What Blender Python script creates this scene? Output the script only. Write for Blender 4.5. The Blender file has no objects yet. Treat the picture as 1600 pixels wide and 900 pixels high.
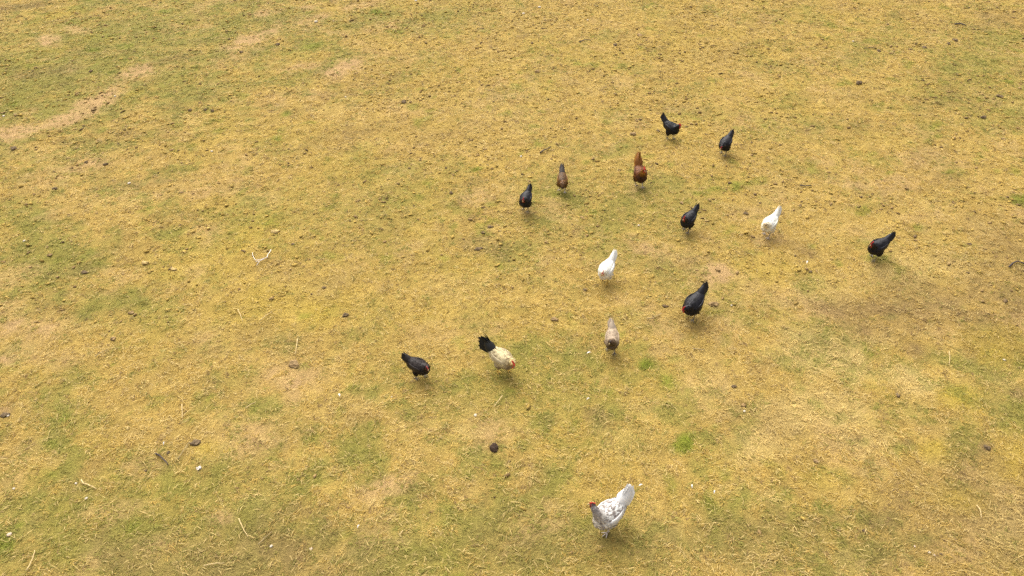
import bpy, bmesh, math, random
import numpy as np
from mathutils import Vector, Matrix

random.seed(7)
RNG = np.random.default_rng(11)
R = math.radians
S = bpy.context.scene
COL = S.collection

# ------------------------------------------------------------------ camera
CAM_H, PITCH, FPX = 6.6, 40.0, 1142.0          # metres, degrees below level, focal length in photo pixels
cam_data = bpy.data.cameras.new('camera')
cam_data.sensor_width = 36.0
cam_data.lens = FPX / 1600.0 * 36.0
cam_data.clip_start, cam_data.clip_end = 0.1, 3000.0
cam = bpy.data.objects.new('camera', cam_data)
cam.location = (0, 0, CAM_H)
cam.rotation_euler = (R(90 - PITCH), 0, 0)
COL.objects.link(cam)
S.camera = cam

# ------------------------------------------------------------------ sky, sun, exposure
SUN_EL, SUN_AZ = 52.0, -22.0                    # azimuth measured from +Y (away from the camera), negative is to the left
world = bpy.data.worlds.new('World')
S.world = world
world.use_nodes = True
wn = world.node_tree
bg = wn.nodes['Background']
sky = wn.nodes.new('ShaderNodeTexSky')
sky.sky_type = 'NISHITA'
sky.sun_disc = False
sky.sun_elevation = R(SUN_EL)
sky.sun_rotation = R(SUN_AZ)
sky.air_density, sky.dust_density, sky.ozone_density = 1.0, 6.0, 0.5
cloud = wn.nodes.new('ShaderNodeHueSaturation')          # thin even cloud: the whole sky paler
cloud.inputs['Saturation'].default_value = 0.15
wn.links.new(sky.outputs[0], cloud.inputs['Color'])
wn.links.new(cloud.outputs[0], bg.inputs[0])
bg.inputs[1].default_value = 0.15

sun_data = bpy.data.lights.new('sun', 'SUN')
sun_data.energy = 1.5
sun_data.angle = R(70)
sun_data.color = (1.0, 0.93, 0.80)
sun = bpy.data.objects.new('sun', sun_data)
d = Vector((math.sin(R(SUN_AZ)) * math.cos(R(SUN_EL)), math.cos(R(SUN_AZ)) * math.cos(R(SUN_EL)), math.sin(R(SUN_EL))))
sun.rotation_euler = d.to_track_quat('Z', 'Y').to_euler()
sun.location = d * 50
COL.objects.link(sun)

S.view_settings.view_transform = 'Standard'
S.view_settings.look = 'None'
S.view_settings.exposure = 0.78
S.view_settings.gamma = 1.0
S.view_settings.use_curve_mapping = False
S.render.engine = 'CYCLES'
S.cycles.use_denoising = False
S.cycles.max_bounces = 5
S.cycles.diffuse_bounces = 3
S.cycles.transmission_bounces = 3

# ------------------------------------------------------------------ noise and the lie of the land
_tables = {}
def vnoise(x, y, seed):
    if seed not in _tables:
        _tables[seed] = np.random.default_rng(1000 + seed).random((256, 256)).astype(np.float32)
    t = _tables[seed]
    xi, yi = np.floor(x).astype(np.int64), np.floor(y).astype(np.int64)
    fx, fy = x - xi, y - yi
    fx, fy = fx * fx * (3 - 2 * fx), fy * fy * (3 - 2 * fy)
    x0, x1, y0, y1 = xi & 255, (xi + 1) & 255, yi & 255, (yi + 1) & 255
    a = t[x0, y0] * (1 - fx) + t[x1, y0] * fx
    b = t[x0, y1] * (1 - fx) + t[x1, y1] * fx
    return a * (1 - fy) + b * fy

def fbm(x, y, size, octaves, seed, gain=0.5):
    """Noise in 0..1 with features of SIZE metres."""
    x, y = np.asarray(x, float), np.asarray(y, float)
    v, amp, tot, f = 0.0, 1.0, 0.0, 1.0 / size
    for o in range(octaves):
        c, s = math.cos(0.6 + o), math.sin(0.6 + o)
        v = v + amp * vnoise((x * c - y * s) * f + 17.3 * o + 60, (x * s + y * c) * f + 9.1 * o + 60, seed + o)
        tot += amp
        amp *= gain
        f *= 2.03
    return v / tot

def smooth(a, b, v):
    t = np.clip((v - a) / (b - a), 0, 1)
    return t * t * (3 - 2 * t)

def height(x, y):
    """Ground height: slow swells, trodden lumps."""
    slow = (fbm(x, y, 5.0, 2, 1) - .5) * .10
    lump = (fbm(x, y, .55, 2, 5) - .5) * .035
    small = np.clip(fbm(x, y, .17, 2, 9) - .40, 0, 1) * .055
    tread = smooth(5.0, 9.0, np.asarray(y, float)) * .6 + .4
    return slow + lump + small * tread

CR, SR = math.cos(R(PITCH)), math.sin(R(PITCH))
def pix(px, py, lift=0.0):
    """The ground point seen at a pixel of the 1600 x 900 photograph."""
    u, v = (px - 800.0) / FPX, (450.0 - py) / FPX
    dx, dy, dz = u, CR + v * SR, -SR + v * CR
    z = 0.0
    for _ in range(4):
        t = (z + lift - CAM_H) / dz
        x, y = dx * t, dy * t
        z = float(height(np.array([x]), np.array([y]))[0])
    return Vector((x, y, z))

def metres(px, py):
    """Metres that one photo pixel spans at the ground point there."""
    p = pix(px, py)
    return (p.y * CR + (CAM_H - p.z) * SR) / FPX

# ------------------------------------------------------------------ what grows where: patches read off the photograph
# kind, pixel centre, half axes in pixels, tilt in degrees, strength
PATCHES = [
    # worn tan soil
    ('soil', 20, 204, 55, 9, -10, .9), ('soil', 95, 188, 55, 13, -16, .95), ('soil', 160, 152, 50, 12, -28, .95), ('soil', 213, 114, 30, 11, -25, .95),
    ('soil', 72, 62, 20, 9, 0, .8), ('soil', 120, 48, 16, 5, -5, .7), ('soil', 388, 66, 42, 10, -24, .85), ('soil', 415, 20, 22, 5, -12, .7),
    ('soil', 365, 86, 16, 8, 0, .6), ('soil', 480, 11, 14, 4, 0, .7), ('soil', 500, 26, 26, 5, -18, .7), ('soil', 560, 10, 40, 5, -15, .65), ('soil', 536, 110, 28, 8, -14, .95),
    ('soil', 475, 102, 28, 6, -8, .55), ('soil', 600, 40, 30, 8, -15, .4), ('soil', 148, 254, 26, 8, 5, .8), ('soil', 90, 275, 45, 14, -12, .45), ('soil', 430, 152, 30, 8, -15, .45),
    ('soil', 745, 308, 36, 13, -15, .55), ('soil', 1385, 287, 60, 20, -8, .5), ('soil', 1122, 428, 17, 12, -10, .95), ('soil', 1140, 512, 26, 22, 0, .45),
    ('soil', 1160, 335, 40, 12, 0, .4), ('soil', 1200, 374, 24, 8, 0, .6), ('soil', 455, 588, 50, 22, -10, .6), ('soil', 380, 690, 55, 26, -10, .45), ('soil', 10, 564, 12, 6, 0, .9),
    ('soil', 5, 640, 14, 9, -20, .9), ('soil', 590, 766, 62, 14, -24, .65), ('soil', 772, 675, 48, 24, 5, .5), ('soil', 60, 512, 62, 16, -8, .5), ('soil', 180, 800, 60, 16, -8, .4),
    ('soil', 345, 808, 18, 10, 0, .7), ('soil', 690, 520, 60, 18, -5, .35), ('soil', 620, 852, 18, 10, 0, .5), ('soil', 255, 850, 40, 14, 0, .3), ('soil', 1000, 385, 30, 12, 0, .35),
    ('soil', 830, 820, 24, 14, 0, .3), ('soil', 1440, 250, 50, 14, 0, .35), ('soil', 200, 250, 60, 14, -10, .3), ('soil', 230, 730, 40, 14, -10, .4), ('soil', 300, 290, 80, 16, -10, .3),
    # softly green ground
    ('green', 150, 90, 430, 130, -15, .60), ('green', 250, 820, 440, 150, -5, .55), ('green', 800, 840, 340, 90, 0, .62), ('green', 850, 610, 230, 110, 0, .36), ('green', 60, 420, 130, 110, -5, .38),
    ('green', 560, 330, 260, 90, -8, .25), ('green', 1180, 830, 240, 90, 0, .42), ('green', 1530, 110, 130, 110, 0, .35), ('green', 950, 330, 240, 120, 0, .25),
    ('green', 120, 90, 330, 85, -18, .55), ('green', 60, 110, 80, 22, -15, .5), ('green', 330, 85, 90, 22, -18, .5), ('green', 480, 75, 60, 14, -12, .6), ('green', 470, 122, 70, 14, -12, .65), ('green', 585, 30, 70, 14, -14, .55),
    ('green', 40, 165, 70, 16, -12, .5), ('green', 700, 30, 90, 30, -10, .35), ('green', 300, 150, 100, 22, -16, .45), ('green', 960, 238, 34, 12, -10, .55), ('green', 1150, 292, 30, 14, 0, .6),
    ('green', 850, 345, 48, 20, 0, .6), ('green', 880, 310, 60, 20, -8, .4), ('green', 640, 300, 80, 30, -12, .35), ('green', 30, 335, 45, 30, -8, .5), ('green', 265, 365, 30, 10, -8, .5), ('green', 100, 385, 34, 16, -8, .6),
    ('green', 40, 440, 90, 40, -8, .4), ('green', 170, 480, 120, 40, -10, .3), ('green', 80, 600, 90, 60, -10, .3), ('green', 350, 595, 60, 30, -20, .3), ('green', 575, 672, 36, 22, -15, .65), ('green', 505, 752, 32, 16, -15, .7),
    ('green', 690, 688, 34, 20, -10, .5), ('green', 560, 720, 50, 26, -10, .4), ('green', 1010, 570, 24, 12, 0, .55), ('green', 850, 655, 44, 26, 0, .65), ('green', 970, 500, 50, 24, 0, .4),
    ('green', 1095, 738, 34, 26, 30, .65), ('green', 1480, 560, 52, 20, 10, .6), ('green', 1290, 530, 44, 30, 0, .4), ('green', 70, 845, 20, 10, -10, .6), ('green', 612, 830, 26, 8, -5, .7), ('green', 700, 800, 40, 24, -10, .55),
    ('green', 410, 798, 34, 22, 0, .55), ('green', 1372, 818, 48, 22, -10, .55), ('green', 1440, 842, 40, 16, 0, .6), ('green', 1230, 880, 36, 14, 0, .5), ('green', 880, 745, 40, 22, 10, .45), ('green', 200, 770, 120, 50, -5, .3),
    ('green', 330, 850, 140, 50, 0, .35), ('green', 720, 850, 130, 50, 0, .4), ('green', 1000, 860, 200, 40, 0, .35), ('green', 1150, 780, 70, 40, 0, .4), ('green', 1540, 80, 70, 40, -5, .45), ('green', 1560, 180, 60, 40, 0, .35),
    ('green', 1350, 90, 60, 20, -8, .35), ('green', 800, 560, 80, 40, 0, .4), ('green', 1100, 180, 60, 16, 0, .2), ('green', 1390, 168, 50, 12, 0, .3), ('green', 1290, 190, 60, 16, 0, .2), ('green', 1590, 650, 40, 40, 0, .5),
    ('green', 1500, 690, 40, 40, 20, .5), ('green', 1260, 440, 30, 16, 0, .4), ('green', 1250, 570, 40, 20, 0, .3), ('green', 1400, 705, 20, 18, 30, .7), ('green', 1420, 640, 26, 20, 0, .4), ('green', 130, 660, 60, 20, -8, .3),
    # fresh bright green tufts
    ('fresh', 195, 74, 17, 7, -10, .95), ('fresh', 144, 78, 14, 4, 0, .8), ('fresh', 226, 96, 9, 3, 0, .8), ('fresh', 520, 102, 9, 4, 0, .8), ('fresh', 450, 178, 9, 5, 0, .9), ('fresh', 590, 18, 12, 4, 0, .8), ('fresh', 490, 72, 24, 6, -14, .6), ('fresh', 745, 264, 18, 4, -10, .9),
    ('fresh', 1592, 312, 14, 9, 0, 1), ('fresh', 1390, 270, 13, 4, -15, .8), ('fresh', 1485, 268, 9, 4, 0, .6), ('fresh', 325, 625, 8, 4, 0, 1), ('fresh', 292, 655, 8, 4, 0, 1), ('fresh', 300, 630, 6, 4, 0, .7), ('fresh', 175, 568, 6, 3, 0, .9),
    ('fresh', 1044, 598, 22, 15, 20, .9), ('fresh', 1008, 572, 12, 8, 0, .7), ('fresh', 952, 612, 10, 8, 0, .6), ('fresh', 1068, 696, 13, 20, 15, .95), ('fresh', 1118, 668, 9, 6, 0, .7), ('fresh', 8, 852, 14, 14, 0, .9), ('fresh', 28, 820, 10, 6, -30, .8), ('fresh', 740, 665, 8, 5, 0, .7),
    ('fresh', 990, 268, 14, 4, 0, .55), ('fresh', 1012, 244, 14, 4, 0, .7), ('fresh', 950, 190, 10, 5, 0, .6), ('fresh', 652, 305, 14, 8, 0, .5), ('fresh', 1268, 385, 10, 5, 0, .5), ('fresh', 1392, 495, 16, 7, 0, .7), ('fresh', 30, 255, 12, 4, -5, .7), ('fresh', 472, 572, 12, 7, 0, .8), ('fresh', 580, 664, 10, 7, 0, .7), ('fresh', 710, 702, 12, 6, 0, .6),
    # yellow moss-like grass
    ('gold', 1555, 545, 60, 42, 0, .7), ('gold', 1500, 620, 44, 24, 15, .9), ('gold', 1455, 700, 40, 26, 10, .85), ('gold', 1500, 780, 50, 24, 20, .7), ('gold', 1580, 720, 40, 50, 0, .4), ('gold', 85, 25, 60, 10, -14, .6), ('gold', 110, 70, 90, 12, -14, .6), ('gold', 60, 100, 60, 8, -10, .7), ('gold', 250, 130, 60, 10, -15, .4),
    ('gold', 330, 400, 150, 60, -10, .4), ('gold', 470, 470, 180, 60, -5, .35), ('gold', 700, 500, 200, 40, 0, .25), ('gold', 210, 145, 30, 8, -10, .5), ('gold', 330, 700, 40, 20, 0, .6), ('gold', 1290, 745, 60, 24, 0, .35), ('gold', 1180, 430, 100, 40, 0, .3),
    # bleached straw
    ('pale', 1425, 595, 62, 26, 18, .95), ('pale', 1280, 545, 90, 50, 10, .7), ('pale', 1270, 650, 110, 50, 5, .7), ('pale', 1340, 690, 90, 34, 5, .6), ('pale', 1180, 690, 60, 40, 10, .6), ('pale', 1290, 455, 90, 30, 0, .5), ('pale', 1570, 830, 60, 60, 0, .6),
    ('pale', 1450, 420, 100, 30, 0, .5), ('pale', 975, 690, 60, 30, 0, .35), ('pale', 710, 670, 40, 18, 0, .5), ('pale', 560, 868, 40, 16, 0, .6), ('pale', 400, 780, 30, 14, -10, .4), ('pale', 1100, 600, 70, 30, 0, .4), ('pale', 1020, 640, 60, 20, 0, .35), ('pale', 1200, 780, 60, 20, 0, .3),
    # brown matted thatch, dark litter and painted-in dimming at the lower right
    ('dark', 1500, 810, 210, 130, 10, .45), ('dark', 1570, 430, 90, 150, 0, .45), ('dark', 1400, 480, 160, 60, -5, .60), ('dark', 1150, 840, 200, 70, 0, .30), ('dark', 420, 870, 300, 70, 0, .45), ('dark', 900, 850, 260, 60, 0, .35),  # broad patches; the first pair also darkens the turf for weaker light there
    ('dark', 1400, 470, 75, 22, -5, .6), ('dark', 1352, 516, 22, 16, 30, .75), ('dark', 1585, 400, 36, 44, 0, .55), ('dark', 1590, 612, 18, 14, 30, .7), ('dark', 1542, 698, 14, 9, 0, .7), ('dark', 1262, 395, 42, 13, 25, .55), ('dark', 1430, 545, 30, 14, 20, .4), ('dark', 1515, 550, 24, 20, 45, .45), ('dark', 1402, 617, 9, 10, 0, .7), ('dark', 1418, 690, 12, 12, 30, .6),
    ('dark', 1335, 685, 16, 7, 0, .6), ('dark', 1276, 720, 12, 7, 20, .7), ('dark', 1440, 760, 30, 14, 30, .4), ('dark', 930, 652, 30, 16, 30, .5), ('dark', 860, 655, 22, 12, 0, .35), ('dark', 660, 770, 30, 20, 0, .25), ('dark', 380, 845, 50, 24, 0, .45), ('dark', 470, 800, 40, 22, 0, .3), ('dark', 350, 882, 80, 22, 0, .4), ('dark', 770, 690, 26, 12, 0, .35),
    ('dark', 30, 10, 60, 10, -5, .6), ('dark', 180, 82, 60, 8, -10, .2), ('dark', 80, 112, 70, 12, -8, .4), ('dark', 270, 92, 60, 10, -14, .35), ('dark', 140, 215, 100, 10, -10, .25), ('dark', 1560, 30, 60, 20, 0, .35), ('dark', 1330, 200, 60, 16, -5, .3), ('dark', 750, 385, 44, 24, 0, .35), ('dark', 700, 210, 90, 18, -10, .25), ('dark', 560, 210, 90, 20, -12, .25),
    ('dark', 1360, 845, 40, 16, 0, .3), ('dark', 1580, 880, 50, 18, 0, .5), ('dark', 1530, 850, 16, 8, 0, .4), ('dark', 1100, 505, 40, 16, 0, .25), ('dark', 1500, 470, 60, 20, 0, .25), ('dark', 40, 700, 30, 20, 0, .2), ('dark', 120, 425, 60, 12, -10, .35), ('dark', 225, 285, 80, 10, -8, .3), ('dark', 1480, 160, 70, 14, 0, .25),
]
_pframes = []
for kind, px, py, rx, ry, ang, s in PATCHES:
    if kind == 'soil': rx, ry, s = rx * 1.3, ry * 1.45, min(1, s * .78)
    c = pix(px, py)
    ca, sa = math.cos(R(ang)), math.sin(R(ang))
    a = (pix(px + rx * ca * .5, py + rx * sa * .5) - c) * 2
    b = (pix(px - ry * sa * .5, py + ry * ca * .5) - c) * 2
    det = a.x * b.y - a.y * b.x
    _pframes.append((kind, c.x, c.y, b.y / det, -b.x / det, -a.y / det, a.x / det, s))

def masks(x, y):
    """How strongly each kind of ground shows at points x, y."""
    x, y = np.asarray(x, float), np.asarray(y, float)
    warp = (fbm(x, y, .45, 4, 20, .6) - .5) * 2.6
    out = {k: np.zeros(x.shape) for k in ('soil', 'green', 'fresh', 'gold', 'pale', 'dark')}
    for kind, cx, cy, i00, i01, i10, i11, s in _pframes:
        dx, dy = x - cx, y - cy
        u, v = i00 * dx + i01 * dy, i10 * dx + i11 * dy
        r2 = u * u + v * v
        idx = np.nonzero(r2 < 4.0)[0] if x.ndim == 1 else None
        r = np.sqrt(r2[idx]) + warp[idx] * .55
        out[kind][idx] = np.maximum(out[kind][idx], s * smooth(1.25, .25, r))
    rag = fbm(x, y, .10, 3, 55, .7)
    n1, n2, n3 = fbm(x, y, 1.6, 4, 30, .6), fbm(x, y, .8, 4, 40, .6), fbm(x, y, .33, 3, 50, .6)
    out['green'] = np.clip(out['green'] * (.45 + 1.3 * n3) * 1.15 + smooth(.52, .74, n2) * .40 + (n1 - .5) * .25 + smooth(.56, .72, fbm(x, y, .28, 3, 57, .6)) * (.12 + .45 * np.maximum(smooth(8.5, 5.5, y), smooth(-2.5, -6.5, x))), 0, 1)
    out['fresh'] = np.clip(out['fresh'] * (.5 + 1.1 * n3) + smooth(.70, .80, fbm(x, y, .4, 3, 65, .6)) * .5, 0, 1)
    out['dark'] = np.clip(out['dark'] * (.4 + 1.3 * n3) * 1.2 + smooth(.56, .78, fbm(x, y, .5, 4, 60, .65)) * .35, 0, 1)
    out['pale'] = np.clip(out['pale'] * (.4 + 1.2 * n2) * 1.2 + smooth(.54, .75, fbm(x, y, .6, 4, 70, .6)) * .30, 0, 1)
    out['gold'] = np.clip(out['gold'] * (.5 + 1.0 * n3) * 1.2 + smooth(.52, .72, fbm(x, y, 1.1, 4, 80, .6)) * .25, 0, 1)
    out['soil'] = np.clip(out['soil'] * (.15 + .7 * n3 + 1.0 * rag) + smooth(.60, .76, fbm(x, y, .7, 4, 90, .65)) * .30, 0, 1)
    return out

C_STRAW, C_PALE, C_GOLD = np.array((.430, .292, .075)), np.array((.585, .435, .170)), np.array((.42, .312, .046))
C_BROWN, C_GREEN, C_FRESH = np.array((.20, .130, .055)), np.array((.215, .208, .042)), np.array((.19, .225, .022))
C_SOIL, C_DARK = np.array((.385, .248, .108)), np.array((.12, .080, .042))

def mix(c, k, m):
    return c + (k - c) * m[:, None]

# ------------------------------------------------------------------ materials
def nodes_of(name):
    m = bpy.data.materials.new(name)
    m.use_nodes = True
    t = m.node_tree
    return m, t, t.nodes['Principled BSDF']

def attr_material(name, attr, rough=.8, spec=.2, noise=None, bump=None, translucent=0.0):
    """A surface coloured by its own colour layer, with procedural grain on it."""
    m, t, b = nodes_of(name)
    a = t.nodes.new('ShaderNodeAttribute'); a.attribute_name = attr
    src = a.outputs['Color']
    tc = t.nodes.new('ShaderNodeTexCoord')
    if noise:
        scale, lo, hi = noise
        n = t.nodes.new('ShaderNodeTexNoise'); n.inputs['Scale'].default_value = scale; n.inputs['Detail'].default_value = 5
        n.inputs['Roughness'].default_value = .7
        t.links.new(tc.outputs['Object'], n.inputs['Vector'])
        mr = t.nodes.new('ShaderNodeMapRange'); mr.inputs[1].default_value = .28; mr.inputs[2].default_value = .72
        mr.inputs[3].default_value = lo; mr.inputs[4].default_value = hi
        t.links.new(n.outputs['Fac'], mr.inputs[0])
        mx = t.nodes.new('ShaderNodeMix'); mx.data_type = 'RGBA'; mx.blend_type = 'MULTIPLY'; mx.inputs[0].default_value = 1
        t.links.new(src, mx.inputs[6]); t.links.new(mr.outputs[0], mx.inputs[7])
        src = mx.outputs[2]
    t.links.new(src, b.inputs['Base Color'])
    b.inputs['Roughness'].default_value = rough
    b.inputs['Specular IOR Level'].default_value = spec
    if bump:
        scale, dist = bump
        n = t.nodes.new('ShaderNodeTexNoise'); n.inputs['Scale'].default_value = scale; n.inputs['Detail'].default_value = 4
        t.links.new(tc.outputs['Object'], n.inputs['Vector'])
        bp = t.nodes.new('ShaderNodeBump'); bp.inputs['Distance'].default_value = dist; bp.inputs['Strength'].default_value = 1
        t.links.new(n.outputs['Fac'], bp.inputs['Height']); t.links.new(bp.outputs[0], b.inputs['Normal'])
    if translucent:
        tr = t.nodes.new('ShaderNodeBsdfTranslucent'); ms = t.nodes.new('ShaderNodeMixShader')
        ms.inputs[0].default_value = translucent
        t.links.new(src, tr.inputs[0]); t.links.new(b.outputs[0], ms.inputs[1]); t.links.new(tr.outputs[0], ms.inputs[2])
        t.links.new(ms.outputs[0], t.nodes['Material Output'].inputs[0])
    return m

def plain_material(name, rgb, rough=.8, spec=.25, var=.25, scale=40, bump=.0):
    m, t, b = nodes_of(name)
    tc = t.nodes.new('ShaderNodeTexCoord')
    n = t.nodes.new('ShaderNodeTexNoise'); n.inputs['Scale'].default_value = scale; n.inputs['Detail'].default_value = 4
    t.links.new(tc.outputs['Object'], n.inputs['Vector'])
    cr = t.nodes.new('ShaderNodeValToRGB')
    cr.color_ramp.elements[0].position, cr.color_ramp.elements[1].position = .3, .7
    cr.color_ramp.elements[0].color = tuple(c * (1 - var) for c in rgb) + (1,)
    cr.color_ramp.elements[1].color = tuple(min(1, c * (1 + var)) for c in rgb) + (1,)
    t.links.new(n.outputs['Fac'], cr.inputs[0]); t.links.new(cr.outputs[0], b.inputs['Base Color'])
    b.inputs['Roughness'].default_value = rough
    b.inputs['Specular IOR Level'].default_value = spec
    if bump:
        bp = t.nodes.new('ShaderNodeBump'); bp.inputs['Distance'].default_value = bump
        t.links.new(n.outputs['Fac'], bp.inputs['Height']); t.links.new(bp.outputs[0], b.inputs['Normal'])
    return m

M_GROUND = attr_material('pasture_soil_and_thatch', 'tint', .95, .1, (38, .60, 1.30), (70, .02))
M_GRASS = attr_material('grass_blades', 'tint', .75, .15, translucent=.25)
M_CRUMB = attr_material('dry_clods', 'tint', .95, .1, (55, .7, 1.25), (90, .01))
M_PLUME = attr_material('plumage', 'tint', .5, .22, (60, .75, 1.25))
M_PLUME_WHITE = attr_material('pale_plumage', 'tint', .75, .15, (60, .96, 1.03), translucent=.15)
M_COMB = plain_material('red_comb_skin', (.55, .035, .03), .55, .4, .15)
M_BEAK = plain_material('beak_horn', (.35, .26, .12), .45, .4, .2)
M_SHANK = plain_material('grey_shank_scales', (.20, .165, .12), .6, .3, .3, 120)
M_SHANK_PALE = plain_material('pale_shank_scales', (.50, .42, .36), .6, .3, .3, 120)
M_SHANK_YELLOW = plain_material('yellow_shank_scales', (.52, .33, .06), .6, .3, .3, 120)
M_EYE = plain_material('eye', (.25, .08, .01), .15, .5, .2)

def link_mesh(name, verts, faces, material, parent=None, colors=None, smooth_shade=True):
    me = bpy.data.meshes.new(name)
    me.from_pydata([tuple(v) for v in verts], [], faces)
    if colors is not None:
        a = me.color_attributes.new('tint', 'FLOAT_COLOR', 'POINT')
        c = np.ones((len(verts), 4), np.float32); c[:, :3] = colors
        a.data.foreach_set('color', c.ravel())
    me.materials.append(material)
    if smooth_shade:
        me.polygons.foreach_set('use_smooth', [True] * len(me.polygons))
    o = bpy.data.objects.new(name, me)
    COL.objects.link(o)
    if parent: o.parent = parent
    return o

def big_mesh(name, verts, tris, colors, material, quads=False):
    """Many faces at once, through arrays."""
    n = 4 if quads else 3
    me = bpy.data.meshes.new(name)
    me.vertices.add(len(verts)); me.vertices.foreach_set('co', np.ascontiguousarray(verts, np.float32).ravel())
    me.loops.add(tris.size); me.loops.foreach_set('vertex_index', tris.ravel().astype(np.int32))
    me.polygons.add(len(tris))
    me.polygons.foreach_set('loop_start', np.arange(0, tris.size, n, dtype=np.int32))
    me.polygons.foreach_set('use_smooth', np.ones(len(tris), bool))
    a = me.color_attributes.new('tint', 'FLOAT_COLOR', 'POINT')
    c = np.ones((len(verts), 4), np.float32); c[:, :3] = colors
    a.data.foreach_set('color', c.ravel())
    me.materials.append(material)
    me.update(calc_edges=True)
    o = bpy.data.objects.new(name, me)
    COL.objects.link(o)
    return o

# ------------------------------------------------------------------ the ground: one sheet to the horizon
def axis(lo, hi, step, far):
    core = np.arange(lo, hi + 1e-6, step)
    out = [step]
    while sum(out) < far: out.append(out[-1] * 1.35)
    o = np.cumsum(out)
    return np.concatenate([lo - o[::-1], core, hi + o])
gx, gy = axis(-15.5, 15.5, .055, 900), axis(1.6, 22.5, .055, 900)
GX, GY = np.meshgrid(gx, gy)
fx, fy = GX.ravel(), GY.ravel()
m = masks(fx, fy)
n = fbm(fx, fy, .16, 3, 100, .7)[:, None]
c = np.repeat((C_STRAW[None] * .70 + C_BROWN[None] * .20), len(fx), 0)
c = c * (.68 + .64 * n)
c = mix(c, C_PALE * .75, m['pale'] * .6)
c = mix(c, C_GOLD * .85, m['gold'] * .7)
c = mix(c, C_GREEN * .80, m['green'] * .75)
c = mix(c, C_FRESH * .8, m['fresh'] * .85)
c = mix(c, C_BROWN, m['dark'] * .75)
c = mix(c, C_SOIL * (.85 + .3 * n), np.clip(m['soil'] * 1.3, 0, 1))
verts = np.stack([fx, fy, height(fx, fy)], 1)
nx, ny = len(gx), len(gy)
ii, jj = np.meshgrid(np.arange(nx - 1), np.arange(ny - 1))
k = (jj * nx + ii).ravel()
ground = big_mesh('pasture_ground', verts, np.stack([k, k + 1, k + nx + 1, k + nx], 1), c, M_GROUND, quads=True)
ground['kind'] = 'structure'
ground['label'] = 'dry trodden pasture ground with worn tan soil patches'

# ------------------------------------------------------------------ grass
CLEAR = []                                      # (x, y, radius) kept free of blades: filled by the loose things below
def sample_ground(count, power):
    """Random points over the stretch of pasture in view and a margin beside it, thinning out with distance."""
    out, got = [], 0
    while got < count:
        y = RNG.uniform(1.8, 22.5, 400000)
        x = RNG.uniform(-1, 1, 400000) * (y * .78 + 3.3)
        keep = RNG.random(400000) < (y * .78 + 3.3) / 21.0 * (2.4 / y * .6 + .4) ** power
        out.append(np.stack([x[keep], y[keep]], 1)); got += keep.sum()
    return np.concatenate(out)[:count]

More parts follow.
